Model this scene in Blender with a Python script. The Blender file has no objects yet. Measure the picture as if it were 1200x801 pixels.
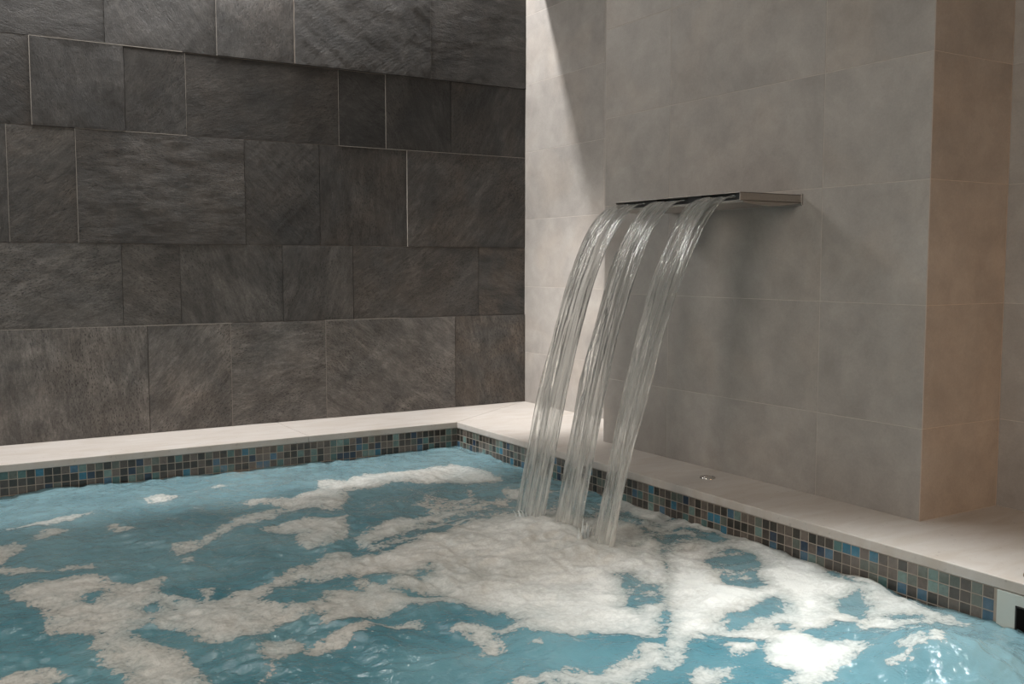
import bpy, bmesh, math, random
import numpy as np
from mathutils import Vector

rng = np.random.default_rng(7)
random.seed(7)
scene = bpy.context.scene
col = scene.collection

# ------------------------------------------------------------------ helpers
def tag(o, label=None, cat=None, kind=None, group=None):
    if label: o['label'] = label
    if cat: o['category'] = cat
    if kind: o['kind'] = kind
    if group: o['group'] = group
    return o

def link(name, me, mats, parent=None, smooth=False):
    o = bpy.data.objects.new(name, me)
    col.objects.link(o)
    for m in (mats if isinstance(mats, (list, tuple)) else [mats]):
        me.materials.append(m)
    if parent:
        o.parent = parent
        o.matrix_parent_inverse = parent.matrix_basis.inverted()
    if smooth:
        me.polygons.foreach_set('use_smooth', [True] * len(me.polygons))
    return o

def empty(name, loc):
    o = bpy.data.objects.new(name, None)
    col.objects.link(o); o.location = loc; o.empty_display_size = .05
    bpy.context.view_layer.update()
    return o

class MB:
    """collects vertices and faces (with per vertex colour) for one mesh"""
    def __init__(s): s.v = []; s.f = []; s.c = []; s.m = []
    def add(s, vs, fs, c=(0, 0, 0, 0), mi=0):
        n = len(s.v)
        s.v += [tuple(x) for x in vs]; s.c += [c] * len(vs)
        s.f += [tuple(i + n for i in f) for f in fs]; s.m += [mi] * len(fs)
    def box(s, a, b, c=(0, 0, 0, 0), mi=0):
        (x0, y0, z0), (x1, y1, z1) = a, b
        x0, x1 = sorted((x0, x1)); y0, y1 = sorted((y0, y1)); z0, z1 = sorted((z0, z1))
        s.add([(x0,y0,z0),(x1,y0,z0),(x1,y1,z0),(x0,y1,z0),(x0,y0,z1),(x1,y0,z1),(x1,y1,z1),(x0,y1,z1)],
              [(3,2,1,0),(4,5,6,7),(0,1,5,4),(1,2,6,5),(2,3,7,6),(3,0,4,7)], c, mi)
    def mesh(s, name):
        me = bpy.data.meshes.new(name)
        me.from_pydata(s.v, [], s.f)
        me.polygons.foreach_set('material_index', s.m)
        at = me.attributes.new('tone', 'FLOAT_COLOR', 'POINT')
        at.data.foreach_set('color', np.array(s.c, dtype=np.float32).ravel())
        me.update()
        return me
    def build(s, name, mats, parent=None, bevel=0, seg=2, smooth=False):
        o = link(name, s.mesh(name), mats, parent, smooth)
        if bevel:
            b = o.modifiers.new('bevel', 'BEVEL'); b.width = bevel; b.segments = seg; b.limit_method = 'ANGLE'
            o.data.polygons.foreach_set('use_smooth', [True] * len(o.data.polygons))
            w = o.modifiers.new('wn', 'WEIGHTED_NORMAL'); w.keep_sharp = False
        return o

_tab = rng.random((256, 256))
def vnoise(x, y):
    xi = np.floor(x).astype(int); yi = np.floor(y).astype(int)
    fx = x - xi; fy = y - yi
    fx = fx * fx * fx * (fx * (fx * 6 - 15) + 10); fy = fy * fy * fy * (fy * (fy * 6 - 15) + 10)
    a = _tab[xi & 255, yi & 255]; b = _tab[(xi + 1) & 255, yi & 255]
    c = _tab[xi & 255, (yi + 1) & 255]; d = _tab[(xi + 1) & 255, (yi + 1) & 255]
    return ((a * (1 - fx) + b * fx) * (1 - fy) + (c * (1 - fx) + d * fx) * fy) * 2 - 1
def fbm(x, y, oct=4, gain=.5):
    s = 0; a = 1; t = 0
    for i in range(oct):
        s = s + a * vnoise(x * 2**i + 17.3 * i, y * 2**i - 9.1 * i); t += a; a *= gain
    return s / t

# ------------------------------------------------------------------ materials
class NT:
    def __init__(s, name):
        s.mat = bpy.data.materials.new(name); s.mat.use_nodes = True
        s.t = s.mat.node_tree; s.t.nodes.clear()
        s.out = s.n('ShaderNodeOutputMaterial')
    def n(s, typ, ins=None, **kw):
        nd = s.t.nodes.new(typ)
        for k, v in kw.items(): setattr(nd, k, v)
        for k, v in (ins or {}).items(): s.set(nd, k, v)
        return nd
    def set(s, nd, k, v):
        sock = nd.inputs[k]
        if isinstance(v, bpy.types.NodeSocket): s.t.links.new(v, sock)
        elif isinstance(v, bpy.types.Node): s.t.links.new(v.outputs[0], sock)
        else: sock.default_value = v
    def surf(s, sh): s.t.links.new(sh if isinstance(sh, bpy.types.NodeSocket) else sh.outputs[0], s.out.inputs['Surface'])
    def coord(s): return s.n('ShaderNodeTexCoord').outputs['Object']
    def math(s, op, a, b=0.0, clamp=False):
        m = s.n('ShaderNodeMath', operation=op, use_clamp=clamp); s.set(m, 0, a); s.set(m, 1, b); return m.outputs[0]
    def noise(s, vec, scale, detail=5, rough=.55, dist=0, w=None):
        m = s.n('ShaderNodeTexNoise', noise_dimensions='4D' if w is not None else '3D')
        s.set(m, 'Vector', vec)
        if w is not None: s.set(m, 'W', w)
        m.inputs['Scale'].default_value = scale; m.inputs['Detail'].default_value = detail
        m.inputs['Roughness'].default_value = rough; m.inputs['Distortion'].default_value = dist
        return m.outputs['Fac']
    def ramp(s, fac, stops, interp='LINEAR'):
        r = s.n('ShaderNodeValToRGB'); r.color_ramp.interpolation = interp
        e = r.color_ramp.elements
        while len(e) < len(stops): e.new(.5)
        for i, (p, c) in enumerate(stops):
            e[i].position = p; e[i].color = (c, c, c, 1) if isinstance(c, (int, float)) else (*c, 1)
        s.set(r, 'Fac', fac); return r.outputs[0]
    def mix(s, fac, a, b, typ='MIX'):
        m = s.n('ShaderNodeMix', data_type='RGBA', blend_type=typ)
        for k, v in ((0, fac), (6, a), (7, b)):
            if isinstance(v, tuple) and len(v) == 3: v = (*v, 1)
            s.set(m, k, v)
        return m.outputs[2]
    def bump(s, h, strength, dist, normal=None):
        b = s.n('ShaderNodeBump', {'Height': h, 'Strength': strength, 'Distance': dist})
        if normal is not None: s.set(b, 'Normal', normal)
        return b.outputs[0]
    def bsdf(s, **k):
        b = s.n('ShaderNodeBsdfPrincipled')
        for kk, v in k.items():
            kk = kk.replace('_', ' ')
            if isinstance(v, tuple) and len(v) == 3: v = (*v, 1)
            s.set(b, kk, v)
        return b

def mat_stone():
    t = NT('slate_cladding'); co = t.coord()
    at = t.n('ShaderNodeAttribute', attribute_name='tone')
    sep = t.n('ShaderNodeSeparateColor', {'Color': at.outputs['Color']})
    tone, warm, seed = sep.outputs[0], sep.outputs[1], sep.outputs[2]
    ang = t.math('MULTIPLY', seed, 6.28)
    rot = t.n('ShaderNodeVectorRotate', {'Vector': co, 'Angle': ang}, rotation_type='Y_AXIS')
    st = t.n('ShaderNodeMapping', {'Vector': rot.outputs[0], 'Scale': (1, 1, 3.6)})
    w = t.math('MULTIPLY', seed, 40)
    streak = t.noise(st.outputs[0], 8, 8, .72, .9, w)
    fine = t.noise(st.outputs[0], 40, 6, .8, .4, w)
    big = t.noise(co, 3.6, 5, .6, 1.6, w)
    grit = t.noise(co, 190, 3, .75, 0, w)
    vn = t.n('ShaderNodeTexVoronoi', {'Vector': st.outputs[0], 'Scale': 62.})
    pit = t.ramp(vn.outputs['Distance'], [(.0, 0.), (.18, 0.), (.34, 1.)])
    pitmask = t.ramp(t.noise(co, 4.5, 3, .6, 0, w), [(.44, 1.), (.60, 0.)])
    pits = t.math('MAXIMUM', pit, pitmask)
    crack = t.ramp(t.math('ABSOLUTE', t.math('SUBTRACT', t.noise(st.outputs[0], 3.1, 4, .55, 1.5, w), .5)), [(.0, 0.), (.012, 1.)])
    cmask = t.ramp(t.noise(co, 3.0, 2, .5, 0, t.math('ADD', w, 5.)), [(.52, 1.), (.60, 0.)])
    cracks = t.math('MAXIMUM', crack, cmask)
    hgt = t.math('ADD', t.math('MULTIPLY', streak, .42), t.math('ADD', t.math('MULTIPLY', fine, .36), t.math('MULTIPLY', grit, .22)))
    base = t.ramp(big, [(.25, (.030, .031, .031)), (.5, (.060, .057, .054)), (.78, (.105, .098, .091))])
    brown = t.mix(t.ramp(t.noise(co, 4.5, 4, .6, .8, w), [(.42, 0.), (.72, 1.)]), base, (.094, .073, .057))
    c = t.mix(warm, base, brown)
    c = t.mix(1., c, t.ramp(hgt, [(.36, .38), (.5, 1.), (.62, 1.75)]), 'MULTIPLY')
    c = t.mix(1., c, t.ramp(pits, [(0, .22), (1, 1.)]), 'MULTIPLY')
    c = t.mix(1., c, t.ramp(cracks, [(0, .5), (1, 1.)]), 'MULTIPLY')
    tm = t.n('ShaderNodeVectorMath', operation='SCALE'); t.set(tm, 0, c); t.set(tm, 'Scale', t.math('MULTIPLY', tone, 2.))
    hg2 = t.math('ADD', hgt, t.math('ADD', t.math('MULTIPLY', pits, .10), t.math('MULTIPLY', cracks, .08)))
    nb = t.bump(hg2, .5, .008)
    t.surf(t.bsdf(Base_Color=tm.outputs[0], Roughness=t.ramp(fine, [(.3, .5), (.7, .72)]), Normal=nb))
    return t.mat

def mat_tile(name, lo, hi, warmc):
    t = NT(name); co = t.coord()
    at = t.n('ShaderNodeAttribute', attribute_name='tone')
    sep = t.n('ShaderNodeSeparateColor', {'Color': at.outputs['Color']})
    w = t.math('MULTIPLY', sep.outputs[2], 30)
    big = t.noise(co, 2.6, 5, .55, .9, w)
    med = t.noise(co, 12, 6, .62, .4, w)
    fine = t.noise(co, 180, 3, .6, 0, w)
    c = t.mix(t.ramp(big, [(.33, 0.), (.68, 1.)]), lo, hi)
    c = t.mix(t.ramp(t.noise(co, 3.7, 3, .5, .5, w), [(.5, 0.), (.78, .55)]), c, warmc)
    c = t.mix(1., c, t.ramp(med, [(.3, .86), (.7, 1.12)]), 'MULTIPLY')
    c = t.mix(1., c, t.ramp(fine, [(.3, .95), (.7, 1.05)]), 'MULTIPLY')
    t.surf(t.bsdf(Base_Color=c, Roughness=.62, Normal=t.bump(fine, .25, .0012)))
    return t.mat

def mat_plain(name, c, rough=.6, metal=0., scale=40, amp=.12, bump=.0):
    t = NT(name); co = t.coord()
    nz = t.noise(co, scale, 4, .6)
    cc = t.mix(1., c, t.ramp(nz, [(.25, 1 - amp), (.75, 1 + amp)]), 'MULTIPLY')
    b = t.bsdf(Base_Color=cc, Roughness=rough, Metallic=metal)
    if bump: t.set(b, 'Normal', t.bump(nz, .4, bump))
    t.surf(b); return t.mat

def mat_coping():
    t = NT('limestone_coping'); co = t.coord()
    a = t.n('ShaderNodeMapping', {'Vector': co, 'Rotation': (0, 0, .35), 'Scale': (1, 3.2, 1)}).outputs[0]
    big = t.noise(a, 6, 6, .6, .7); fine = t.noise(co, 220, 3, .6)
    vein = t.noise(a, 22, 5, .7, .5)
    c = t.ramp(big, [(.3, (.43, .385, .34)), (.55, (.48, .445, .41)), (.8, (.52, .495, .465))])
    c = t.mix(t.ramp(vein, [(.58, 0.), (.75, .35)]), c, (.45, .37, .30))
    pits = t.ramp(t.noise(co, 75, 2, .5), [(.28, .0), (.33, 1.)])
    c = t.mix(1., c, t.ramp(pits, [(0, .8), (1, 1.)]), 'MULTIPLY')
    t.surf(t.bsdf(Base_Color=c, Roughness=.55, Normal=t.bump(t.math('ADD', fine, big), .3, .0015)))
    return t.mat

def mat_mosaic():
    t = NT('glass_mosaic'); co = t.coord()
    at = t.n('ShaderNodeAttribute', attribute_name='tone')
    nz = t.noise(co, 60, 4, .6, 1.)
    c = t.mix(1., at.outputs['Color'], t.ramp(nz, [(.25, .72), (.75, 1.3)]), 'MULTIPLY')
    t.surf(t.bsdf(Base_Color=c, Roughness=.16, Coat_Weight=.3, Normal=t.bump(nz, .2, .001)))
    return t.mat

def mat_water():
    t = NT('pool_water'); co = t.coord()
    n1 = t.noise(co, 38, 4, .6, .5); n2 = t.noise(co, 110, 2, .5)
    nb = t.bump(t.math('ADD', n1, t.math('MULTIPLY', n2, .3)), .6, .008)
    fr = t.n('ShaderNodeFresnel', {'IOR': 1.33, 'Normal': nb})
    gl = t.n('ShaderNodeBsdfGlossy', {'Color': (1, 1, 1, 1), 'Roughness': .02, 'Normal': nb})
    tr = t.n('ShaderNodeBsdfTransparent', {'Color': (.66, .84, .88, 1)})
    mott = t.noise(co, 3.5, 3, .5)
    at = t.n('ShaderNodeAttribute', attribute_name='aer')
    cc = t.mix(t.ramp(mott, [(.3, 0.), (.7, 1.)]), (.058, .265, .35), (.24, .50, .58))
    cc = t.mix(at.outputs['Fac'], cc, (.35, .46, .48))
    df = t.n('ShaderNodeBsdfDiffuse', {'Color': cc, 'Normal': nb})
    body = t.n('ShaderNodeMixShader', {0: .62, 1: tr.outputs[0], 2: df.outputs[0]})
    t.surf(t.n('ShaderNodeMixShader', {0: fr.outputs[0], 1: body.outputs[0], 2: gl.outputs[0]}))
    return t.mat

def mat_foam():
    t = NT('pool_foam'); co = t.coord()
    at = t.n('ShaderNodeAttribute', attribute_name='aer')
    n1 = t.noise(co, 45, 6, .72, .6); n2 = t.noise(co, 190, 4, .7)
    vor = t.n('ShaderNodeTexVoronoi', {'Vector': co, 'Scale': 260.})
    det = t.math('ADD', t.math('MULTIPLY', t.math('SUBTRACT', n1, .5), .62), t.math('MULTIPLY', t.math('SUBTRACT', n2, .5), .34))
    vp = t.n('ShaderNodeTexVoronoi', {'Vector': co, 'Scale': 95.})
    det = t.math('ADD', det, t.math('MULTIPLY', t.math('SUBTRACT', .42, vp.outputs['Distance']), .16))
    f = t.math('ADD', at.outputs['Fac'], det)
    v2 = t.n('ShaderNodeTexVoronoi', {'Vector': co, 'Scale': 48.})
    dots = t.math('MULTIPLY', t.ramp(v2.outputs['Distance'], [(.10, 1.), (.22, 0.)]), t.ramp(t.noise(co, 9, 3, .5), [(.5, 0.), (.62, .55)]))
    f = t.math('MAXIMUM', f, t.math('MULTIPLY', dots, t.ramp(at.outputs['Fac'], [(.12, 0.), (.2, 1.)])))
    al = t.ramp(f, [(.42, 0.), (.452, .48), (.60, .70), (.88, .88), (1.12, .97)])
    c = t.mix(t.ramp(t.noise(co, 6, 4, .55), [(.35, 0.), (.7, 1.)]), (.56, .61, .59), (.69, .645, .58))
    c = t.mix(t.ramp(f, [(.45, 0.), (.95, 1.)]), c, (.80, .81, .78))
    h = t.math('ADD', t.math('MULTIPLY', vor.outputs['Distance'], -.8), t.math('ADD', t.math('MULTIPLY', n1, .6), t.math('MULTIPLY', n2, .9)))
    nb = t.bump(h, .38, .0028)
    b = t.bsdf(Base_Color=c, Roughness=.42, Normal=nb)
    b.inputs['Specular IOR Level'].default_value = .5
    tr = t.n('ShaderNodeBsdfTransparent')
    t.surf(t.n('ShaderNodeMixShader', {0: al, 1: tr.outputs[0], 2: b.outputs[0]}))
    return t.mat

def mat_stream():
    t = NT('falling_water'); co = t.coord()
    at = t.n('ShaderNodeAttribute', attribute_name='aer')
    gl = t.n('ShaderNodeBsdfGlass', {'Color': (.97, .985, .98, 1), 'Roughness': .0, 'IOR': 1.33})
    tr = t.n('ShaderNodeBsdfTransparent', {'Color': (.97, .98, .98, 1)})
    df = t.n('ShaderNodeBsdfDiffuse', {'Color': (.88, .88, .85, 1)})
    tl = t.n('ShaderNodeBsdfTranslucent', {'Color': (.88, .88, .85, 1)})
    wh = t.n('ShaderNodeMixShader', {0: .5, 1: df.outputs[0], 2: tl.outputs[0]})
    cl = t.n('ShaderNodeMixShader', {0: .22, 1: gl.outputs[0], 2: tr.outputs[0]})
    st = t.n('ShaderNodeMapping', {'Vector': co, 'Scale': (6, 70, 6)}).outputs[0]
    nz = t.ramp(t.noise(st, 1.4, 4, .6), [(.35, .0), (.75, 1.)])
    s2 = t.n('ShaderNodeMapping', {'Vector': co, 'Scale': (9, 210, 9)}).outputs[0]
    glint_fil = t.ramp(t.noise(s2, 1.3, 4, .6, .4), [(.52, .0), (.64, 1.)])  # fine white filaments painted in as highlights on the strands
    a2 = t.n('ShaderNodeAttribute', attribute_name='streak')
    fac = t.math('ADD', t.math('MULTIPLY', at.outputs['Fac'], nz), t.math('MULTIPLY', a2.outputs['Fac'], glint_fil), True)
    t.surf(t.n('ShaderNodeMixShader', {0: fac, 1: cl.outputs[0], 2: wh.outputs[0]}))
    return t.mat

STONE = mat_stone()
TILE = mat_tile('beige_porcelain_tile', (.265, .245, .225), (.345, .322, .296), (.36, .305, .255))
GROUT = mat_plain('tile_grout', (.42, .375, .335), .8)
DARKGROUT = mat_plain('slate_joint', (.25, .23, .205), .9)
COPING = mat_coping()
JOINT = mat_plain('coping_joint', (.22, .19, .165), .8)
MOSAIC = mat_mosaic()
MGROUT = mat_plain('mosaic_grout', (.31, .265, .22), .8)
STEEL = mat_plain('brushed_steel', (.42, .39, .36), .32, 1., 200, .08)
DARKSTEEL = mat_plain('slot_interior', (.012, .012, .012), .35)
CHROME = mat_plain('chrome', (.72, .70, .67), .16, 1., 60, .05)
BRASSY = mat_plain('bronzed_cover', (.17, .105, .06), .4, .6, 80, .15)
PLASTIC = mat_plain('pale_plastic', (.50, .53, .49), .4, 0, 20, .05)
BLACK = mat_plain('dark_throat', (.015, .013, .012), .6)
PLASTER = mat_plain('ceiling_plaster', (.55, .53, .50), .8, 0, 30, .03)
WATER = mat_water(); FOAMM = mat_foam(); STREAM = mat_stream()
FOAM = [
  [(-2.222,-1.385),(-2.139,-1.362),(-2.031,-1.366),(-2.014,-1.408),(-1.969,-1.466),(-1.901,-1.446),(-1.897,-1.464),(-1.938,-1.545),(-1.934,-1.603),(-1.893,-1.656),(-1.842,-1.701),(-1.792,-1.662),(-1.729,-1.643),(-1.662,-1.592),(-1.577,-1.528),(-1.523,-1.508),(-1.481,-1.498),(-1.465,-1.507),(-1.632,-1.92),(-1.704,-1.901),(-1.761,-1.913),(-1.82,-1.934),(-1.879,-1.942),(-1.926,-1.913),(-1.949,-1.833),(-2.004,-1.765),(-2.028,-1.784),(-2.0,-1.879),(-1.979,-1.964),(-1.965,-2.04),(-1.959,-2.117),(-1.96,-2.165),(-2.098,-2.081),(-2.078,-1.988),(-2.098,-1.92),(-2.111,-1.842),(-2.106,-1.77),(-2.146,-1.724),(-2.191,-1.685),(-2.173,-1.613),(-2.185,-1.531),(-2.215,-1.473)],
  [(-1.843,-1.239),(-1.802,-1.195),(-1.743,-1.182),(-1.681,-1.093),(-1.596,-1.006),(-1.523,-0.977),(-1.469,-0.944),(-1.552,-0.855),(-1.508,-0.817),(-1.398,-0.868),(-1.315,-0.833),(-1.181,-0.774),(-1.322,-1.125),(-1.37,-1.045),(-1.416,-1.017),(-1.475,-1.031),(-1.537,-1.09),(-1.593,-1.102),(-1.679,-1.159),(-1.739,-1.205),(-1.796,-1.286),(-1.835,-1.299)],
  [(-1.59,-1.192),(-1.509,-1.13),(-1.441,-1.149),(-1.345,-1.184),(-1.423,-1.378),(-1.505,-1.408),(-1.54,-1.424),(-1.551,-1.36),(-1.501,-1.289),(-1.562,-1.231)],
  [(-2.126,-0.968),(-2.097,-0.903),(-2.049,-0.911),(-2.069,-0.963),(-2.116,-0.995)],
  [(-1.787,-0.657),(-1.735,-0.616),(-1.684,-0.636),(-1.73,-0.692),(-1.775,-0.703)],
  [(-1.949,-0.951),(-1.919,-0.938),(-1.892,-0.999),(-1.932,-1.017)],
  [(-1.633,-0.608),(-1.553,-0.566),(-1.484,-0.576),(-1.557,-0.625)],
  [(-2.181,-0.852),(-2.096,-0.803),(-2.028,-0.78),(-1.949,-0.766),(-2.023,-0.816),(-2.1,-0.845)],
  [(-1.77,-0.924),(-1.743,-0.94),(-1.754,-0.966),(-1.774,-0.954)],
  [(-1.693,-0.848),(-1.668,-0.863),(-1.68,-0.891)],
  [(-1.836,-1.345),(-1.811,-1.35),(-1.825,-1.387),(-1.84,-1.378)],
  [(-1.857,-1.622),(-1.837,-1.621),(-1.851,-1.66),(-1.863,-1.661)],
  [(-2.208,-0.978),(-2.174,-0.979),(-2.155,-1.048),(-2.184,-1.104),(-2.22,-1.152),(-2.25,-1.134),(-2.239,-0.958)],
  [(-2.252,-1.166),(-2.178,-1.211),(-2.122,-1.278),(-2.07,-1.244),(-2.01,-1.28),(-2.041,-1.328),(-2.094,-1.311),(-2.183,-1.273),(-2.255,-1.229)],
  [(-1.854,-1.989),(-1.817,-1.969),(-1.778,-1.982),(-1.775,-2.037),(-1.821,-2.09),(-1.848,-2.111),(-1.892,-2.207),(-1.918,-2.191),(-1.86,-2.085),(-1.864,-2.044)],
  [(-1.778,-2.066),(-1.733,-2.042),(-1.69,-2.025),(-1.692,-2.067),(-1.747,-2.079),(-1.778,-2.086)],
  [(-2.294,-1.875),(-2.236,-1.873),(-2.203,-1.894),(-2.173,-1.94),(-2.203,-1.948),(-2.247,-1.99),(-2.299,-1.958)],
  [(-1.246,-0.722),(-1.153,-0.714),(-1.045,-0.678),(-0.923,-0.682),(-0.808,-0.68),(-0.7,-0.67),(-0.697,-0.748),(-0.684,-0.829),(-0.69,-0.964),(-0.74,-0.999),(-0.812,-0.955),(-0.928,-0.916),(-1.03,-0.854),(-1.144,-0.907),(-1.233,-0.912),(-1.318,-0.916)],
  [(-1.335,-0.961),(-1.261,-0.952),(-1.286,-1.045),(-1.382,-1.088)],
  [(-1.542,-1.515),(-1.473,-1.557),(-1.401,-1.547),(-1.311,-1.526),(-1.183,-1.462),(-1.071,-1.421),(-0.98,-1.407),(-0.896,-1.41),(-0.854,-1.46),(-0.873,-1.564),(-0.884,-1.667),(-0.893,-1.762),(-0.855,-1.805),(-0.815,-1.829),(-0.743,-1.814),(-0.757,-1.903),(-1.17,-2.387),(-1.199,-2.368),(-1.211,-2.34),(-1.254,-2.303),(-1.307,-2.281),(-1.355,-2.252),(-1.376,-2.206),(-1.4,-2.191),(-1.423,-2.188),(-1.441,-2.231),(-1.48,-2.258),(-1.508,-2.252),(-1.485,-2.225),(-1.501,-2.184),(-1.489,-2.148),(-1.511,-2.112),(-1.547,-2.09),(-1.582,-2.046),(-1.614,-2.022),(-1.556,-1.991),(-1.573,-1.956),(-1.64,-1.964),(-1.704,-1.948)],
  [(-1.514,-2.378),(-1.455,-2.379),(-1.397,-2.386),(-1.374,-2.42),(-1.326,-2.421),(-1.272,-2.405),(-1.228,-2.382),(-1.17,-2.387),(-1.248,-2.478),(-1.297,-2.467),(-1.374,-2.524),(-1.551,-2.415)],
  [(-1.738,-2.039),(-1.685,-2.017),(-1.627,-2.007),(-1.625,-2.031),(-1.677,-2.055),(-1.721,-2.071),(-1.75,-2.073)],
  [(-1.573,-2.288),(-1.544,-2.269),(-1.549,-2.285),(-1.575,-2.305)],
  [(-1.399,-2.257),(-1.371,-2.264),(-1.391,-2.282)],
  [(-1.404,-1.39),(-1.303,-1.324),(-1.157,-1.275),(-1.047,-1.268),(-1.012,-1.315),(-1.113,-1.349),(-1.234,-1.41),(-1.353,-1.461),(-1.421,-1.478)],
  [(-0.756,-1.096),(-0.731,-1.189),(-0.79,-1.24),(-0.825,-1.19)],
  [(-0.874,-1.042),(-0.846,-1.041),(-0.938,-1.204),(-0.952,-1.196)],
  [(-0.559,-1.381),(-0.477,-1.403),(-0.503,-1.523),(-0.542,-1.651),(-0.628,-1.737),(-0.647,-1.634),(-0.624,-1.502)],
  [(-0.617,-1.71),(-0.513,-1.688),(-0.473,-1.713),(-0.475,-1.796),(-0.493,-1.904),(-0.514,-1.985),(-0.533,-2.06),(-0.544,-2.136),(-0.517,-2.184),(-0.507,-2.206),(-0.522,-2.258),(-0.523,-2.315),(-0.536,-2.363),(-0.543,-2.412),(-0.559,-2.466),(-0.568,-2.521),(-0.579,-2.583),(-0.579,-2.627),(-0.612,-2.67),(-0.645,-2.65),(-0.644,-2.598),(-0.696,-2.598),(-0.77,-2.593),(-0.81,-2.579),(-0.836,-2.553),(-0.813,-2.526),(-0.827,-2.497),(-0.887,-2.491),(-0.935,-2.492),(-0.933,-2.523),(-0.938,-2.568),(-0.926,-2.566),(-0.888,-2.58),(-0.852,-2.611),(-0.899,-2.619),(-0.967,-2.631),(-1.044,-2.659),(-1.1,-2.687),(-1.162,-2.649),(-1.082,-2.603),(-1.084,-2.551),(-1.067,-2.526),(-1.022,-2.498),(-1.024,-2.448),(-1.078,-2.405),(-1.133,-2.41),(-1.174,-2.442),(-1.19,-2.469),(-1.272,-2.487)],
  [(-1.099,-2.451),(-1.063,-2.453),(-1.048,-2.482),(-1.061,-2.511),(-1.104,-2.521),(-1.124,-2.491)],
  [(-1.227,-2.515),(-1.177,-2.52),(-1.141,-2.533),(-1.187,-2.564),(-1.263,-2.588),(-1.282,-2.576)],
  [(-0.861,-2.669),(-0.842,-2.69),(-0.863,-2.712),(-0.882,-2.692)],
  [(-0.822,-2.703),(-0.797,-2.709),(-0.832,-2.731),(-0.841,-2.72)],
  [(-0.926,-2.691),(-0.892,-2.706),(-0.91,-2.717),(-0.935,-2.701)],
  [(-0.741,-2.601),(-0.706,-2.612),(-0.723,-2.632),(-0.758,-2.621)],
]
HOLES = [
  [(-2.076,-1.517),(-2.042,-1.51),(-2.06,-1.554),(-2.077,-1.549)],
  [(-1.993,-1.653),(-1.958,-1.643),(-1.964,-1.671),(-1.989,-1.671)],
  [(-1.756,-1.74),(-1.713,-1.696),(-1.644,-1.665),(-1.627,-1.69),(-1.59,-1.683),(-1.537,-1.706),(-1.561,-1.775),(-1.624,-1.751),(-1.653,-1.816),(-1.693,-1.826),(-1.737,-1.792)],
  [(-1.508,-1.718),(-1.454,-1.71),(-1.46,-1.763),(-1.488,-1.785),(-1.513,-1.76)],
  [(-1.396,-1.755),(-1.358,-1.746),(-1.382,-1.794),(-1.41,-1.793)],
  [(-1.491,-1.832),(-1.45,-1.857),(-1.42,-1.904),(-1.474,-1.871)],
  [(-1.583,-1.962),(-1.506,-1.946),(-1.46,-1.966),(-1.414,-2.01),(-1.399,-2.075),(-1.377,-2.112),(-1.374,-2.15),(-1.409,-2.152),(-1.449,-2.104),(-1.512,-2.1),(-1.543,-2.081),(-1.517,-2.062),(-1.522,-2.024),(-1.588,-2.008)],
  [(-1.001,-1.996),(-0.957,-2.007),(-0.977,-2.073),(-0.954,-2.102),(-1.029,-2.198),(-1.056,-2.195),(-1.117,-2.209),(-1.109,-2.162),(-1.044,-2.091)],
  [(-0.658,-1.765),(-0.596,-1.783),(-0.588,-1.865),(-0.591,-1.955),(-0.67,-1.942),(-0.723,-1.927),(-0.798,-1.932)],
  [(-0.741,-2.031),(-0.643,-2.01),(-0.632,-2.066),(-0.644,-2.122),(-0.702,-2.147),(-0.773,-2.258),(-0.819,-2.243),(-0.837,-2.178),(-0.8,-2.117)],
  [(-0.982,-2.337),(-0.915,-2.32),(-0.836,-2.309),(-0.781,-2.305),(-0.809,-2.35),(-0.865,-2.374),(-0.922,-2.384),(-0.978,-2.394),(-1.031,-2.393)],
  [(-0.548,-2.226),(-0.538,-2.262),(-0.6,-2.351),(-0.597,-2.312),(-0.594,-2.271)],
  [(-0.705,-2.376),(-0.639,-2.392),(-0.686,-2.472),(-0.767,-2.512),(-0.751,-2.467),(-0.763,-2.425)],
  [(-0.717,-2.521),(-0.671,-2.534),(-0.659,-2.556),(-0.723,-2.55)],
  [(-0.931,-2.433),(-0.888,-2.427),(-0.963,-2.485),(-0.955,-2.46)],
]

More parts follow.
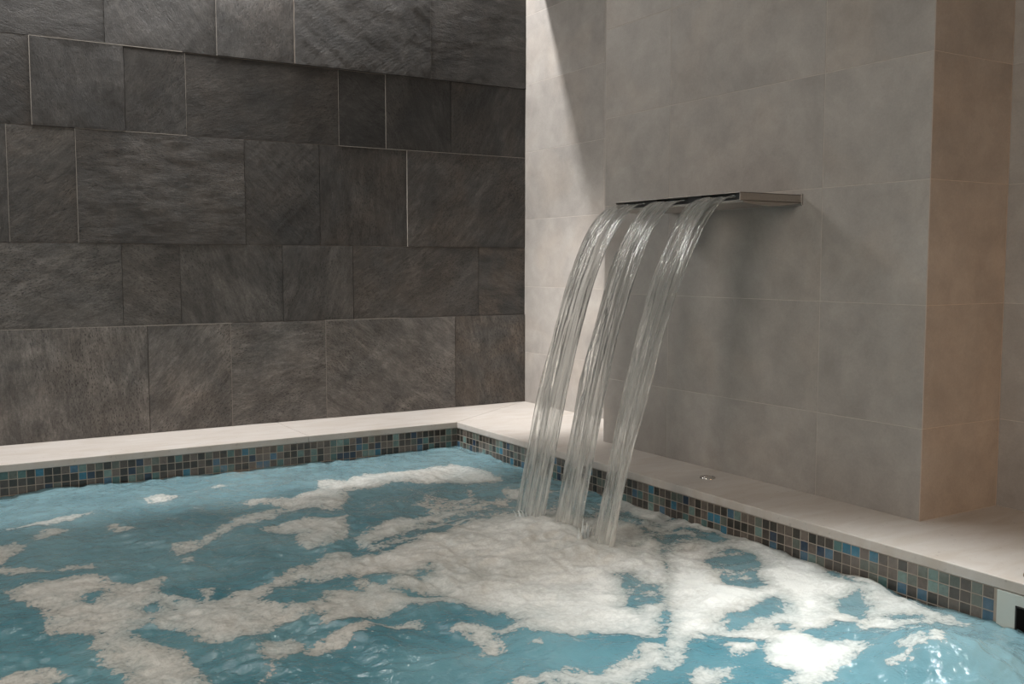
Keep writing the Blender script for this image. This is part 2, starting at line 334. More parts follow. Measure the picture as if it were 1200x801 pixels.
# ------------------------------------------------------------------ stone wall (plane y = 0)
def stone_wall():
    mb = MB()
    rows = [ # z0, z1, joints, protrusion per slab (mm), tone (coping bounce light painted into low rows), warmth
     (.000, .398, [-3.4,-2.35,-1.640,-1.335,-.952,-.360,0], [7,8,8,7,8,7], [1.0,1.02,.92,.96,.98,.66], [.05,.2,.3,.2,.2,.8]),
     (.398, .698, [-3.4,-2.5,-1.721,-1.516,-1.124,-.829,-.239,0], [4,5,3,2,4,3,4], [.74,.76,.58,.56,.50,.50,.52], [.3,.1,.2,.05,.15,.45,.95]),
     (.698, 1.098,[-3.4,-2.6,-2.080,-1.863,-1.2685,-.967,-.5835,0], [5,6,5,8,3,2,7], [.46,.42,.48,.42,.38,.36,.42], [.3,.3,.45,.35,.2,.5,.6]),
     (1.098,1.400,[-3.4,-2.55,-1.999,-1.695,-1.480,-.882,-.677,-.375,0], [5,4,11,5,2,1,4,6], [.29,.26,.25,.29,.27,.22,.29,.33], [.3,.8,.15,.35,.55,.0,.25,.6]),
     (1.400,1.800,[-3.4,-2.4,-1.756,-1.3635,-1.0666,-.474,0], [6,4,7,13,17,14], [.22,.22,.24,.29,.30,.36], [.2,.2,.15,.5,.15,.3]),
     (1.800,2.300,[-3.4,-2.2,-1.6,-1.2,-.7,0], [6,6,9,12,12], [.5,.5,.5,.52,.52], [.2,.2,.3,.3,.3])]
    k = 0
    for z0, z1, xs, pr, lit_tones, warms in rows:
        for i in range(len(xs) - 1):
            k += 1
            g = .0009
            xa, xb = xs[i] + g, xs[i+1] - g; za, zb = z0 + g, z1 - g
            if (z0, i) == (1.400, 4): xa += .004       # wide pale joint on the left of this slab
            n, m = max(8, int((xb-xa)/.009)), max(8, int((zb-za)/.009))
            X, Zz = np.meshgrid(np.linspace(xa, xb, n+1), np.linspace(za, zb, m+1))
            sd = (k * .3819) % 1.0
            a = sd * 6.28
            u = X * math.cos(a) - Zz * math.sin(a); v = X * math.sin(a) + Zz * math.cos(a)
            d = .0008 * fbm(u * 9 + k * 7, v * 34 + k * 3, 4, .6) + .0018 * fbm(X * 7 + k * 5, Zz * 7, 4)
            ed = np.minimum(np.minimum(X - xa, xb - X), np.minimum(Zz - za, zb - Zz))
            d = d - .0004 * np.exp(-ed / .003) * (.5 + .5 * fbm(X * 30, Zz * 30 + k, 2))
            Y = -(pr[i] * .001 + .006) - d
            vs = np.stack([X, Y, Zz], -1).reshape(-1, 3).tolist()
            W = n + 1
            fs = [(r*W+c, r*W+c+1, (r+1)*W+c+1, (r+1)*W+c) for r in range(m) for c in range(n)]
            ring = [c for c in range(W)] + [r*W+n for r in range(1, m+1)] + [m*W+c for c in range(n-1, -1, -1)] + [r*W for r in range(m-1, 0, -1)]
            nb = len(vs)
            vs += [(vs[q][0], 0.002, vs[q][2]) for q in ring]
            L = len(ring)
            fs += [(ring[(q+1) % L], ring[q], nb + q, nb + (q+1) % L) for q in range(L)]
            mb.add(vs, fs, (lit_tones[i], warms[i], sd, 1), 0)
    mb.box((-3.4, -.0048, .0), (0.0, .10, 2.3), (0.5, 0, 0, 1), 1)
    mb.box((-1.0656, -.017, 1.402), (-1.0626, 0, 1.80), (.5, 0, 0, 1), 2)
    for xa, xb, z, p in ((-1.999, -1.49, 1.400, 17.2), (-1.863, -1.48, 1.098, 14.2), (-.882, 0, 1.098, 13.2), (-1.64, -1.33, .398, 14.2), (-2.3, -1.64, .398, 13.4), (-.952, -.62, .398, 13.4)):
        mb.box((xa, -p * .001, z - .0011), (xb, -.003, z + .0009), (.5, 0, 0, 1), 1)
    for x, za, zb, p in ((-1.999, 1.098, 1.400, 17.2), (-1.863, .698, 1.098, 14.2), (-2.080, .698, 1.098, 11.6), (-.677, 1.098, 1.400, 9.6), (-.952, 0, .398, 13.8), (-1.335, 0, .398, 13.8), (-.5835, .698, 1.098, 13), (-.882, 1.1, 1.398, 7.4), (-1.3635, 1.40, 1.80, 13.4), (-.474, 1.40, 1.80, 20.4), (-1.480, 1.1, 1.398, 9)):
        mb.box((x - .0009, -p * .001, za), (x + .0009, -.003, zb), (.5, 0, 0, 1), 1)
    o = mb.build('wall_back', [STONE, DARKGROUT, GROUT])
    tag(o, 'dark grey slate stone wall of rough staggered slabs behind the pool', 'wall', 'structure')
stone_wall()

# ------------------------------------------------------------------ tiled walls
JZ = [-.0725, .226, .524, .823, 1.1205, 1.418, 1.716, 2.30]
def tiled(mb, origin, udir, ndir, us, zmin, zmax, seed=0):
    """tiles on a vertical plane: origin + u*udir, thickness along ndir"""
    g = .0009; o = Vector(origin); ud = Vector(udir); nd = Vector(ndir)
    k = seed
    for i in range(len(us) - 1):
        for j in range(len(JZ) - 1):
            za, zb = max(JZ[j], zmin), min(JZ[j+1], zmax)
            if zb - za < .005: continue
            ua, ub = us[i] + g, us[i+1] - g
            za += g; zb -= g; k += 1
            vs = []
            for th, ins in ((0, 0), (.0003, 0), (.0006, .0004)):
                for (u, z) in ((ua+ins, za+ins), (ub-ins, za+ins), (ub-ins, zb-ins), (ua+ins, zb-ins)):
                    vs.append(tuple(o + ud * u + nd * th + Vector((0, 0, z))))
            fs = [(8, 9, 10, 11)]
            for l in (0, 4):
                fs += [(l+q, l+(q+1) % 4, l+4+(q+1) % 4, l+4+q) for q in range(4)]
            mb.add(vs, fs, (.5, .5, (k * .6180) % 1.0, 1), 0)
PX, PY0, PY1 = -.312, -2.303, -1.027       # pillar face, right and left edge
mb = MB()
mb.box((0, -5.4, -.03), (.12, .10, 2.3), mi=1)
tiled(mb, (0, 0, 0), (0, -1, 0), (-1, 0, 0), [0, .6, 1.027], 0, 2.3, 3)
tiled(mb, (0, 0, 0), (0, -1, 0), (-1, 0, 0), [2.303, 2.903, 3.503, 4.103, 4.703, 5.4], 0, 2.3, 40)
tag(mb.build('wall_right', [TILE, GROUT]), 'pale beige tiled wall set back on both sides of the pillar', 'wall', 'structure')
mb = MB()
mb.box((PX, PY0, 0.0), (-.0005, PY1, 2.3), mi=1)
tiled(mb, (PX, PY0, 0), (0, 1, 0), (-1, 0, 0), [0, .322, .937, PY1 - PY0], .0, 2.3, 11)
tiled(mb, (0, PY0, 0), (-1, 0, 0), (0, -1, 0), [.0025, -PX], .0, 2.3, 60)
tiled(mb, (PX, PY1, 0), (1, 0, 0), (0, 1, 0), [0, -PX - .0025], .0, 2.3, 80)
tag(mb.build('pillar', [TILE, GROUT]), 'beige tiled pillar projecting from the wall and carrying the waterfall spout', 'pillar', 'structure')

# ------------------------------------------------------------------ coping
CE, CB, CT = -.375, -.549, -.0235   # back coping front edge (y), right coping front edge (x), underside (z)
def prism(mb, poly, z0, z1, mi=0):
    n = len(poly)
    mb.add([(x, y, z0) for x, y in poly] + [(x, y, z1) for x, y in poly],
           [tuple(range(n - 1, -1, -1)), tuple(range(n, 2*n))] + [(i, (i+1) % n, n+(i+1) % n, n+i) for i in range(n)], mi=mi)
g = .0009
mb = MB()
prism(mb, [(-3.3, CE - .012), (-1.159 - g, CE), (-1.159 - g, 0), (-3.3, 0)], CT, 0)
prism(mb, [(-1.159 + g, CE), (CB - g, CE), (-g, 0), (-1.159 + g, 0)], CT, 0)
tag(mb.build('pool_coping', COPING, bevel=.0025), 'brightly lit pale limestone coping along the dark stone wall', 'coping', 'structure')
mb = MB()
prism(mb, [(CB + .0005, CE - g), (CB, -5.3), (0, -5.3), (0, -g)], CT, 0)
tag(mb.build('pool_coping', COPING, bevel=.0025), 'limestone coping ledge below the beige pillar and waterfall', 'coping', 'structure')
mb = MB()
prism(mb, [(-3.3, CE + .03), (CB + .03, CE + .03), (CB + .03, -5.3), (0, -5.3), (0, 0), (-3.3, 0)], CT - .05, CT - .001)
tag(mb.build('coping_bed', JOINT), 'mortar bed under the coping stones', 'mortar', 'structure')
mb = MB()
mb.box((-3.9, -3.62, -.3), (-3.3, 0, 0)); mb.box((-3.9, -5.3, -.3), (CB, -3.62, 0))
tag(mb.build('floor', COPING), 'limestone floor around the near side of the pool', 'floor', 'structure')

# ------------------------------------------------------------------ pool shell with mosaic
PAL = [((.034,.031,.026), 28), ((.066,.055,.046), 22), ((.115,.095,.08), 16), ((.10,.115,.098), 12), ((.125,.19,.175), 8),
       ((.055,.115,.17), 7), ((.035,.14,.21), 4), ((.07,.135,.13), 8), ((.025,.04,.065), 5)]
PALC = [p[0] for p in PAL]; PALW = np.array([p[1] for p in PAL], float); PALW /= PALW.sum()
TP = .0253
def mosaic(mb, origin, udir, ndir, ulen, ztop, zbot, skip=None):
    o = Vector(origin); ud = Vector(udir); nd = Vector(ndir)
    nu, nv = int(ulen / TP), int((ztop - zbot) / TP)
    idx = rng.choice(len(PALC), size=(nu, nv), p=PALW)
    for i in range(nu):
        for j in range(nv):
            ua, zb = i * TP + .0012, ztop - j * TP - .0012
            ub, za = ua + TP - .0024, zb - TP + .0024
            if skip and skip(ua, ub, za, zb): continue
            c = np.array(PALC[idx[i, j]]) * (0.85 + .3 * rng.random())
            vs = []
            for th, ins in ((0, 0), (.0002, 0), (.0005, .0005)):
                for (u, z) in ((ua+ins, za+ins), (ub-ins, za+ins), (ub-ins, zb-ins), (ua+ins, zb-ins)):
                    vs.append(tuple(o + ud * u + nd * th + Vector((0, 0, z))))
            fs = [(8, 9, 10, 11)] + [(l+q, l+(q+1) % 4, l+4+(q+1) % 4, l+4+q) for l in (0, 4) for q in range(4)]
            mb.add(vs, fs, (*c, 1), 0)
WY, WX = CE + .004, CB + .004        # inner faces of the pool walls
ZB = -1.0
SKY0, SKY1, SKZ0, SKZ1 = -2.99, -2.658, -.30, CT - .001     # skimmer cut out
mb = MB()
mosaic(mb, (WX, WY, 0), (-1, 0, 0), (0, -1, 0), 2.6, CT - .001, -.55)
mb.box((-3.2, WY, ZB), (WX, WY + .02, CT - .001), mi=1)
tag(mb.build('pool_wall_back', [MOSAIC, MGROUT]), 'dark glass mosaic pool wall below the bright coping', 'pool wall', 'structure')
mb = MB()
def sk(ua, ub, za, zb):
    y0, y1 = WY - ub, WY - ua
    return y1 > SKY0 and y0 < SKY1 - .004 and za > SKZ0 - .02
mosaic(mb, (WX, WY, 0), (0, -1, 0), (-1, 0, 0), 3.1, CT - .001, -.55, sk)
for (a, b, c, d) in ((-3.6, SKY0 + .03, ZB, CT - .001), (SKY1 - .03, WY, ZB, CT - .001), (SKY0 + .03, SKY1 - .03, ZB, -.20), (SKY0 + .03, SKY1 - .03, -.040, CT - .001)):
    mb.box((WX, a, c), (WX + .02, b, d), mi=1)
tag(mb.build('pool_wall_right', [MOSAIC, MGROUT]), 'brown and blue glass mosaic pool wall below the waterfall ledge', 'pool wall', 'structure')
mb = MB()
mb.box((-3.3, -3.62, ZB - .1), (WX, WY, ZB)); mb.box((-3.3, -3.62, ZB), (-3.2, WY, -.3)); mb.box((-3.2, -3.74, ZB), (WX, -3.62, -.3))
POOLIN = mat_plain('pool_floor_tile', (.16, .30, .34), .4, 0, 50, .3)
tag(mb.build('pool_floor', POOLIN), 'blue tiled pool floor under the water', 'pool floor', 'structure')

# ------------------------------------------------------------------ ceiling with light slot
mb = MB()
mb.box((-4.2, -5.6, 1.90), (.12, -.118, 1.96)); 
mb.box((-4.2, -5.6, 2.30), (.12, .10, 2.36))
tag(mb.build('ceiling', PLASTER), 'plain pale ceiling with a light slot along the stone wall', 'ceiling', 'structure')

# ------------------------------------------------------------------ spout
def spout():
    root = empty('waterfall_spout', (PX, -1.648, .800))
    tag(root, 'flat brushed steel waterfall blade projecting from the beige pillar', 'waterfall spout')
    y0, y1, xl, xw = -1.911, -1.385, -.541, PX + .003
    zt, zb = .8090, .7870
    mb = MB(); t = .0022
    mb.box((xl, y0, zt - t), (xw, y1, zt))                       # top plate
    mb.box((xl + .012, y0, zb), (xw, y1, zb + t))                # bottom plate set back
    mb.box((xl, y0, zb), (xw, y0 + t, zt)); mb.box((xl, y1 - t, zb), (xw, y1, zt))
    mb.build('blade_housing', STEEL, root, bevel=.0006)
    mb = MB(); mb.box((xl + .03, y0 + t, zb + t), (xl + .034, y1 - t, zt - t))
    o = mb.build('slot', DARKSTEEL, root); o['label'] = 'black slot opening at the front lip'
    for ya, yb in ((-1.577, -1.528), (-1.763, -1.709), (y0 + t, -1.895)):
        mb = MB(); mb.box((xl + .002, ya, zb + t), (xl + .03, yb, zt - t))
        o = mb.build('flow_divider', DARKSTEEL, root); o['label'] = 'black blanked length of the outlet slot'
    mb = MB()
    mb.box((PX - .0045, y0 - .004, zb - .006), (PX - .0019, y1 + .004, zt + .003))
    mb.build('wall_flange', STEEL, root, bevel=.0006)
    # curved stiffening lip under the blade
    mb = MB(); n = 10
    vs = []; 
    for i in range(n + 1):
        s = i / n; x = xl + .014 + (xw - xl - .02) * s; z = zb - .011 * math.sin(math.pi * min(1, s * .9 + .1)) 
        vs += [(x, y0 + .002, z), (x, y1 - .002, z), (x, y0 + .002, zb + .001), (x, y1 - .002, zb + .001)]
    fs = []
    for i in range(n):
        a, b = 4*i, 4*i+4
        fs += [(a, a+1, b+1, b), (a, b, b+2, a+2), (a+1, a+3, b+3, b+1), (a+2, b+2, b+3, a+3)]
    fs += [(0, 2, 3, 1), (4*n, 4*n+1, 4*n+3, 4*n+2)]
    mb.add(vs, fs); mb.build('underside_tray', STEEL, root, smooth=False)
spout()

# ------------------------------------------------------------------ falling water
V0, G = .83, 9.81
WZ = -.10
def path(d):
    """d = fall below the lip -> (x, z, normal)"""
    tt = math.sqrt(2 * d / G); x = -.5405 - V0 * tt; vz = G * tt
    n = Vector((-vz, 0, V0)); n = n.normalized() if n.length else Vector((0, 0, 1))
    return x, n
def stream(name, y1, y0, strands, seed, parent=None, zc=.7985, dstart=0, dend=None, thin=.0011, wob=.004, dl=0., dr=0.):
    """closed water sheet between y1 (left) and y0 (right) with rope like strands"""
    NS, NU = 190, 84
    D = dend or (zc - WZ + .035)
    V = []; aer = []; glint = []
    rs = random.Random(seed)
    ph = [rs.uniform(0, 6.28) for _ in range(12)]
    for side in (1, -1):
        for i in range(NS + 1):
            s = i / NS
            d = dstart + (D - dstart) * s ** 1.45
            x, nrm = path(max(d, 1e-6)); z = zc - d
            sr = math.sqrt(max(d, 0) / .9)
            for j in range(NU + 1):
                u = j / NU
                wl = .004 * math.sin(6 * sr + ph[0]) * sr + .004 * float(vnoise(np.array(sr * 7 + seed), np.array(3.3)))
                wr = .005 * math.sin(5 * sr + ph[1]) * sr + .004 * float(vnoise(np.array(sr * 8 + seed), np.array(8.1)))
                ya = y1 + wl + dl * sr * sr; y = ya + (y0 + wr + dr * sr * sr - ya) * u
                h = thin
                for (c, w, a, gr) in strands:
                    cc = c + .035 * math.sin(7 * sr + c * 19 + ph[2]) * sr + .02 * math.sin(13 * sr + c * 41 + ph[3]) * sr
                    q = (u - cc) / w
                    amp = a * (.55 + .45 * math.sin(9 * sr + c * 31 + ph[4]) ** 2 + .35 * math.sin(23 * sr + c * 50)) * min(1, .35 + sr * gr)
                    h += amp * math.exp(-q * q)
                V.append([x, y, z, u, sr, h, side, nrm.x, nrm.z])
                aer.append(min(1., min(1, max(0, (sr - .55) / .45)) ** 1.3 * .95))
                glint.append(min(1, max(0, h - thin) / .007) * .62 * math.exp(-((sr - .30) / .30) ** 2) + .05)  # strength of the painted highlights, strongest on the upper strands
    V = np.array(V)
    det = fbm(V[:, 3] * 11 + seed * 5 + V[:, 4] * 3 * np.where(V[:, 6] > 0, 1, -1), V[:, 4] * 5.5 + V[:, 6] * 11, 5, .7)
    mid = fbm(V[:, 3] * 6 + seed * 3, V[:, 4] * 4 + 5, 3)
    edge = np.clip(np.minimum(V[:, 3], 1 - V[:, 3]) / .05, 0, 1) ** .5
    rope = np.maximum(V[:, 5] - thin, 0)
    off = ((thin * (1 + .25 * det) + rope * (1.15 + 1.25 * det)) * .5) * edge
    off = np.where(edge > 0, np.maximum(off, .00025), 0)
    sway = wob * mid * np.clip(V[:, 4] * 2.2, 0, 1)
    P = np.empty((len(V), 3))
    P[:, 0] = V[:, 0] + V[:, 7] * (off * V[:, 6] + sway)
    P[:, 2] = V[:, 2] + V[:, 8] * (off * V[:, 6] + sway)
    P[:, 1] = V[:, 1]
    W = NU + 1; N = (NS + 1) * W
    fs = []
    for i in range(NS):
        for j in range(NU):
            a = i * W + j
            fs.append((a, a + W, a + W + 1, a + 1)); fs.append((N + a, N + a + 1, N + a + W + 1, N + a + W))
    for j in range(NU):
        fs.append((j, j + 1, N + j + 1, N + j)); a = NS * W + j; fs.append((a + 1, a, N + a, N + a + 1))
    me = bpy.data.meshes.new(name); me.from_pydata(P.tolist(), [], fs)
    at = me.attributes.new('aer', 'FLOAT', 'POINT'); at.data.foreach_set('value', np.array(aer, np.float32))
    at = me.attributes.new('streak', 'FLOAT', 'POINT'); at.data.foreach_set('value', np.array(glint, np.float32))
    bm = bmesh.new(); bm.from_mesh(me); bmesh.ops.remove_doubles(bm, verts=bm.verts, dist=1e-6)
    bmesh.ops.recalc_face_normals(bm, faces=bm.faces); bm.to_mesh(me); bm.free()
    return link(name, me, STREAM, parent, True)
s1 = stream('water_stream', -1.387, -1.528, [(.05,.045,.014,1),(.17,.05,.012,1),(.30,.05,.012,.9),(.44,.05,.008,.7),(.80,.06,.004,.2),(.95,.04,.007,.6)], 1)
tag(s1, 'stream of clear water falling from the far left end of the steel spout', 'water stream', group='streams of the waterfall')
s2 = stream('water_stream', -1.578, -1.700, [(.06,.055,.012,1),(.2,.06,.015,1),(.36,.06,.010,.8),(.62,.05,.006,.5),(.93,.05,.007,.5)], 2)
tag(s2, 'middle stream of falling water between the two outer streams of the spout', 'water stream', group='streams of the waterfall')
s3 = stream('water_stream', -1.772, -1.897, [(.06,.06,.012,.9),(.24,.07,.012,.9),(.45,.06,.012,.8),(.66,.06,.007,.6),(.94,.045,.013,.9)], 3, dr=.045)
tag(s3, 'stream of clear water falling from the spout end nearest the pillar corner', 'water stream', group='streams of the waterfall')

# ------------------------------------------------------------------ pool water
def graded(a, b, c, d, fine, coarse):
    """coordinates from a to d, fine between b and c"""
    return np.concatenate([np.linspace(a, b, max(2, int((b-a)/coarse)))[:-1], np.linspace(b, c, int((c-b)/fine)), np.linspace(c, d, max(2, int((d-c)/coarse)))[1:]])
LAND = (-.90, -1.66)
def height(X, Y):
    r = np.hypot(X - LAND[0], (Y - LAND[1]) * .7)
    near = np.exp(-(r / .55) ** 2)
    wx = X + .05 * fbm(X * 5, Y * 5 + 40, 2); wy = Y + .05 * fbm(X * 5 + 9, Y * 5, 2)
    h = .0070 * fbm(wx * 3.1 + 3, wy * 3.1, 3) + .0075 * fbm(wx * 9, wy * 9 + 7, 3) + .0030 * (1 - 2 * np.abs(fbm(wx * 17, wy * 17 + 3, 2))) + .0028 * fbm(wx * 33, wy * 33, 2)
    h = h * (1 + .45 * near)
    h += .0045 * np.sin(r * 34 - .5) * np.exp(-((r - .75) / .45) ** 2) * (.6 + .6 * fbm(X * 3, Y * 3, 2))
    h += .0045 * fbm(wx * 24, wy * 24 + 11, 3) * np.exp(-(((X + 2.1) / .35) ** 2 + ((Y + 1.95) / .35) ** 2))
    h += .0050 * fbm(wx * 19 + 4, wy * 19 + 31, 2) * np.exp(-(((X + .85) / .25) ** 2 + ((Y + 2.62) / .16) ** 2))
    h += .020 * np.exp(-(((X - LAND[0] + .07) / .16) ** 2 + ((Y - LAND[1]) / .26) ** 2))
    h += .012 * np.exp(-(((X + .60) / .08) ** 2 + ((Y + 1.88) / .12) ** 2)) + .012 * np.exp(-(((X + .60) / .06) ** 2 + ((Y + 2.36) / .05) ** 2))
    h += .008 * np.exp(-(((X + .60) / .10) ** 2 + ((Y + .45) / .08) ** 2))
    h += .055 * np.exp(-(np.hypot(X + .815, Y + 2.715) / .112) ** 2)
    return WZ + h
gx = graded(-3.2, -2.40, WX - .002, WX - .0019, .0047, .05)
gx = gx[np.concatenate([[True], np.diff(gx) > 1e-4])]
gy = graded(-3.62, -2.98, WY - .0022, WY - .0021, .0047, .05)
gy = gy[np.concatenate([[True], np.diff(gy) > 1e-4])]
GX, GY = np.meshgrid(gx, gy)
GZ = height(GX, GY)

# foam field: signed distance to the foam patches on a coarse grid, then interpolated
def sdf_poly(px, py, poly):
    P = np.array(poly); Q = np.roll(P, -1, 0)
    d = np.full(px.shape, 1e9); ins = np.zeros(px.shape, bool)
    for (ax, ay), (bx, by) in zip(P, Q):
        ex, ey = bx - ax, by - ay
        t = np.clip(((px - ax) * ex + (py - ay) * ey) / (ex * ex + ey * ey + 1e-12), 0, 1)
        d = np.minimum(d, np.hypot(px - ax - t * ex, py - ay - t * ey))
        cnd = (ay > py) != (by > py)
        with np.errstate(divide='ignore', invalid='ignore'):
            xx = ax + (py - ay) * ex / np.where(ey == 0, 1e-12, ey)
        ins ^= cnd & (px < xx)
    return np.where(ins, d, -d)
cx = np.arange(-2.5, WX + .02, .009); cy = np.arange(-3.1, WY + .02, .009)
CX, CY = np.meshgrid(cx, cy)
sd = np.full(CX.shape, -1.0)
for p in FOAM: sd = np.maximum(sd, sdf_poly(CX, CY, p))
for p in HOLES: sd = np.minimum(sd, -sdf_poly(CX, CY, p))
def samp(F, X, Y):
    fx = np.clip((X - cx[0]) / .009, 0, len(cx) - 1.001); fy = np.clip((Y - cy[0]) / .009, 0, len(cy) - 1.001)
    ix = fx.astype(int); iy = fy.astype(int); tx = fx - ix; ty = fy - iy
    return (F[iy, ix]*(1-tx) + F[iy, ix+1]*tx)*(1-ty) + (F[iy+1, ix]*(1-tx) + F[iy+1, ix+1]*tx)*ty
wxx = GX + .014 * fbm(GX * 16, GY * 16, 4, .6); wyy = GY + .014 * fbm(GX * 16 + 31, GY * 16 + 5, 4, .6)
S = samp(sd, wxx, wyy) + .007 * fbm(GX * 26, GY * 26, 4, .6)
near = np.exp(-(np.hypot(GX - LAND[0] + .03, (GY - LAND[1] + .05) * .8) / .30) ** 2)
wisp = fbm(GX * 11 + fbm(GX * 4, GY * 4, 2) * 2, GY * 11, 5, .6)
foam = np.clip(.47 + np.where(S > 0, S / .09, S / .065), 0, .95) + .26 * fbm(GX * 7, GY * 7 + 50, 3) * (S > -.02)
foam = np.maximum(foam, np.clip(.34 + .62 * wisp, 0, .66) * np.clip(1.35 - np.hypot(GX + .95, GY + 1.6) / 1.0, 0, 1))
foam = np.maximum(foam, near * (.80 + .55 * fbm(GX * 8, GY * 8, 4, .6)))
plume = np.clip(1.35 - np.hypot(GX + .90, (GY + 2.05) * .9) / .62, 0, 1)
foam = np.where(foam > .5, .5 + (foam - .5) * (.30 + .70 * plume), foam)
foam = np.where((GX < -2.45) | (GY < -3.05), 0, foam)

def grid_mesh(name, X, Y, Z, val, keep=None):
    R, Cn = X.shape
    idx = np.arange(R * Cn).reshape(R, Cn)
    q = np.stack([idx[:-1, :-1], idx[:-1, 1:], idx[1:, 1:], idx[1:, :-1]], -1).reshape(-1, 4)
    if keep is not None:
        k = keep.ravel(); q = q[k[q].any(1)]
    used = np.unique(q); remap = np.full(R * Cn, -1); remap[used] = np.arange(len(used)); q = remap[q]
    co = np.stack([X.ravel()[used], Y.ravel()[used], Z.ravel()[used]], -1).astype(np.float32)
    me = bpy.data.meshes.new(name)
    me.vertices.add(len(used)); me.vertices.foreach_set('co', co.ravel())
    me.loops.add(q.size); me.loops.foreach_set('vertex_index', q.ravel().astype(np.int32))
    me.polygons.add(len(q)); me.polygons.foreach_set('loop_start', np.arange(0, q.size, 4, dtype=np.int32))
    me.update(calc_edges=True); me.validate()
    at = me.attributes.new('aer', 'FLOAT', 'POINT'); at.data.foreach_set('value', val.ravel()[used].astype(np.float32))
    return me
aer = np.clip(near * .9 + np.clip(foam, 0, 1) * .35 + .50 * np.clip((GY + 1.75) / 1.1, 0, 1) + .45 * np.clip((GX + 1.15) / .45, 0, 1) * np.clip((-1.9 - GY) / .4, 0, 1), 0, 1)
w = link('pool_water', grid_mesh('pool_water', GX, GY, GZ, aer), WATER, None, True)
tag(w, 'rippling turquoise water filling the pool', 'water')
FZ = GZ + .0008 + .0018 * np.clip(foam - .4, 0, .8) + .0007 * np.clip(foam, 0, 1) * fbm(GX * 40, GY * 40, 3, .6) + .0035 * near * fbm(GX * 12, GY * 12, 4, .6)
FZ = np.maximum(FZ, GZ + .0006)
fo = link('foam', grid_mesh('foam', GX, GY, FZ, foam, foam > .12), FOAMM, None, True)
tag(fo, 'white bubbly foam drifting in patches on the turquoise pool water', 'foam', 'stuff')

# ------------------------------------------------------------------ splashes where the streams land
def splash(loc, n, r, hmax, seed):
    rs = random.Random(seed); mb = MB()
    for k in range(n):
        a = rs.uniform(0, 6.28); rr = r * rs.uniform(.3, 1); hh = hmax * rs.uniform(.35, 1)
        bx, by = loc[0] + rr * math.cos(a), loc[1] + rr * math.sin(a) * 1.1
        lean = Vector((math.cos(a), math.sin(a), 0)) * hh * rs.uniform(.1, .5)
        L, M = 9, 7; w0 = rs.uniform(.004, .009); vs = []
        zb = float(height(np.array(bx), np.array(by))) - .006
        for i in range(L + 1):
            s = i / L; c = Vector((bx, by, zb)) + lean * s * s + Vector((0, 0, hh * s))
            w_ = w0 * ((1 - s) ** 1.3 * 1.2 + .16 + (.32 * math.exp(-((s - .93) / .06) ** 2)))
            if i == L: w_ *= .1
            for j in range(M):
                t_ = 6.283 * j / M; vs.append(c + Vector((math.cos(t_) * w_, math.sin(t_) * w_, 0)))
        fs = [(i*M+j, i*M+(j+1) % M, (i+1)*M+(j+1) % M, (i+1)*M+j) for i in range(L) for j in range(M)] + [tuple(range(L*M, L*M+M)), tuple(range(M-1, -1, -1))]
        mb.add(vs, fs)
    return mb
SPL = mat_plain('splash_water', (.62, .66, .66), .15, 0, 90, .2)
for (lx, ly, n, r, h_, sd_, lab) in ((-.905, -1.47, 7, .035, .030, 4, 'low white splash where the far left stream meets the pool'),
                              (-.905, -1.73, 10, .045, .048, 5, 'spiky white splash between the middle stream and the stream nearest the pillar corner')):
    o = splash((lx, ly), n, r, h_, sd_).build('water_splash', SPL, smooth=True)
    s_ = o.modifiers.new('sub', 'SUBSURF'); s_.levels = s_.render_levels = 1
    tag(o, lab, 'splash')

# ------------------------------------------------------------------ fittings
def lathe(mb, loc, prof, n=40):
    vs = [(loc[0] + r * math.cos(6.28318 * j / n), loc[1] + r * math.sin(6.28318 * j / n), loc[2] + z) for r, z in prof for j in range(n)]
    fs = [(i*n+j, i*n+(j+1) % n, (i+1)*n+(j+1) % n, (i+1)*n+j) for i in range(len(prof) - 1) for j in range(n)]
    fs += [tuple(range((len(prof)-1)*n, len(prof)*n)), tuple(range(n-1, -1, -1))]
    mb.add(vs, fs)
root = empty('air_button', (-.410, -1.665, 0))
tag(root, 'small round chrome push button set in the coping below the pillar', 'button')
mb = MB(); lathe(mb, (-.410, -1.665, 0), [(.0235, -.004), (.0235, .002), (.0215, .0036), (.0175, .0036), (.0165, .0012), (.0165, -.004)])
mb.build('bezel', CHROME, root, smooth=True)
mb = MB(); lathe(mb, (-.410, -1.665, 0), [(.0150, -.004), (.0150, .0030), (.0135, .0042), (.006, .0034), (.001, .0030)])
mb.build('push_cap', CHROME, root, smooth=True)
root = empty('deck_cover', (-.478, -2.712, 0))
tag(root, 'small round bronzed cover set in the coping above the skimmer', 'cover')
mb = MB(); lathe(mb, (-.478, -2.712, 0), [(.040, -.004), (.040, .003), (.037, .005), (.030, .005), (.029, .003), (.029, -.003)])
mb.build('rim', BRASSY, root, smooth=True)
mb = MB(); lathe(mb, (-.478, -2.712, 0), [(.0275, -.004), (.0275, .0035), (.012, .0042), (.001, .0042)])
mb.build('lid', BRASSY, root, smooth=True)

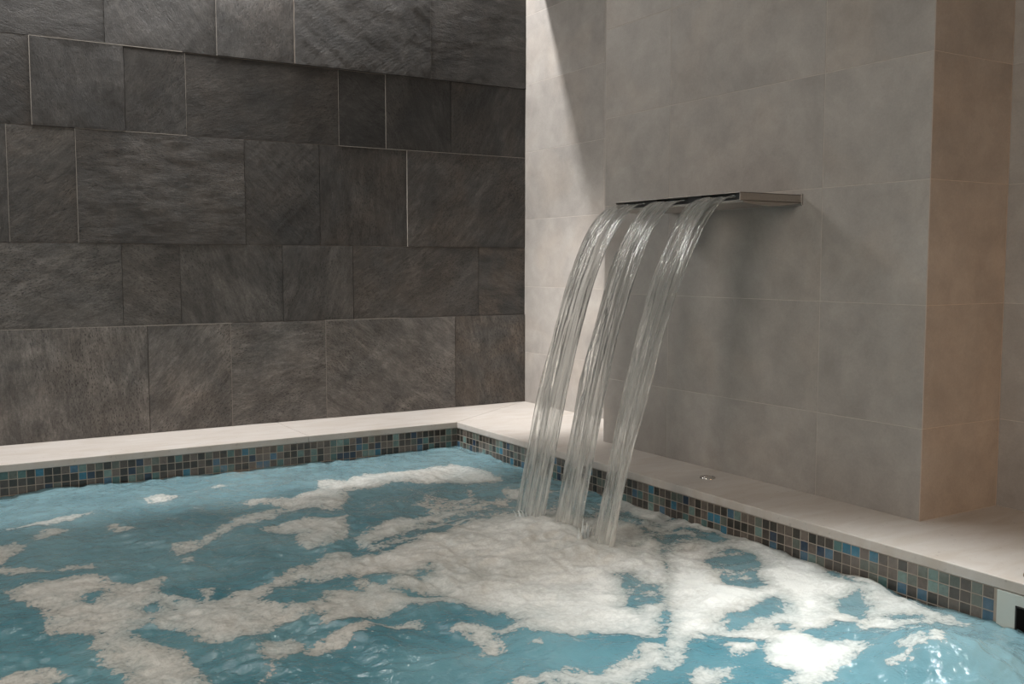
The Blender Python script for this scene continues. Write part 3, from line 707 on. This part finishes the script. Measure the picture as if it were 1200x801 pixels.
root = empty('pool_skimmer', (WX, -2.82, -.12))
tag(root, 'pale plastic skimmer inlet with a dark opening in the mosaic wall', 'skimmer')
mb = MB(); fx0, fx1 = WX - .0075, WX + .001
oy0, oy1, oz0, oz1 = -2.95, -2.697, -.185, -.046
mb.box((fx0, SKY0, SKZ0), (fx1, oy0, SKZ1)); mb.box((fx0, oy1, SKZ0), (fx1, SKY1, SKZ1))
mb.box((fx0, oy0, oz1), (fx1, oy1, SKZ1)); mb.box((fx0, oy0, SKZ0), (fx1, oy1, oz0))
mb.build('face_plate', PLASTIC, root)
mb = MB(); a, b = WX - .0085, WX + .10; t = .003
mb.box((a, oy0, oz0), (b, oy0 + t, oz1)); mb.box((a, oy1 - t, oz0), (b, oy1, oz1)); mb.box((a, oy0, oz1 - t), (b, oy1, oz1)); mb.box((a, oy0, oz0), (b, oy1, oz0 + t)); mb.box((b - t, oy0, oz0), (b, oy1, oz1))
o = mb.build('throat', BLACK, root); o['label'] = 'dark recessed inlet throat'
mb = MB(); mb.box((WX + .03, oy0 + .006, oz0 + .005), (WX + .036, oy1 - .006, -.075))
mb.build('weir_flap', mat_plain('weir_plastic', (.10, .095, .09), .5), root)

# ------------------------------------------------------------------ lights
def area(name, loc, target, sx, sy, power, color, spread=180):
    l = bpy.data.lights.new(name, 'AREA'); l.shape = 'RECTANGLE'; l.size = sx; l.size_y = sy
    l.energy = power; l.color = color; l.spread = math.radians(spread)
    o = bpy.data.objects.new(name, l); col.objects.link(o); o.location = loc
    o.rotation_euler = (Vector(target) - Vector(loc)).to_track_quat('-Z', 'Y').to_euler()
    return o
strip = area('slot_strip_light', (-1.60, -.042, 2.11), (-1.60, -.042, 0), 2.80, .022, 58, (1., .985, .975))
area('downlight', (-1.55, -.29, 1.885), (-1.55 + .25, -.29 - .65, 0), 1.7, .14, 18, (1., .965, .93))
area('front_fill', (-3.05, -2.75, 1.15), (-.5, -1.8, .2), .75, .75, 21, (1., .88, .76))  # added fill light from the camera side, no such fixture
area('side_glow', (-.30, -3.95, .24), (-.2, -2.3, .16), .4, .3, 7, (1., .60, .33))
area('pool_glare_light', (-.42, -2.46, 1.62), (-1.0, -2.66, -.1), .30, .30, 4.2, (.96, 1., 1.), 50)  # unseen light added to brighten the foam and make the water glare
def spot(name, loc, target, power, color, deg, blend, size):
    sp = bpy.data.lights.new(name, 'SPOT'); sp.energy = power; sp.color = color; sp.spot_size = math.radians(deg); sp.spot_blend = blend; sp.shadow_soft_size = size
    so = bpy.data.objects.new(name, sp); col.objects.link(so); so.location = loc
    so.rotation_euler = (Vector(target) - so.location).to_track_quat('-Z', 'Y').to_euler()
spot('niche_fill', (-1.45, -.42, 1.86), (0, -.50, .18), 230, (1., .97, .94), 40, 1., .12)  # added spot that lifts the recess wall, not a known fixture
wd = bpy.data.worlds.new('room_air'); scene.world = wd; wd.use_nodes = True
bg = wd.node_tree.nodes['Background']; bg.inputs[0].default_value = (.72, .78, .85, 1); bg.inputs[1].default_value = .28

# ------------------------------------------------------------------ camera
cam = bpy.data.cameras.new('camera'); cam.sensor_width = 36; cam.lens = 36 * 1154 / 1200; cam.clip_start = .01
co = bpy.data.objects.new('camera', cam); col.objects.link(co)
co.location = (-3.84 * .62, -6.115 * .62, .62)
co.rotation_euler = (math.pi / 2 - math.atan(90 / 1154), 0, -math.radians(31.45))
scene.camera = co
scene.view_settings.view_transform = 'Standard'
scene.view_settings.look = 'None'
scene.view_settings.exposure = 0
scene.cycles.use_denoising = True
scene.cycles.max_bounces = 16; scene.cycles.transmission_bounces = 12; scene.cycles.transparent_max_bounces = 24
scene.cycles.sample_clamp_indirect = 6
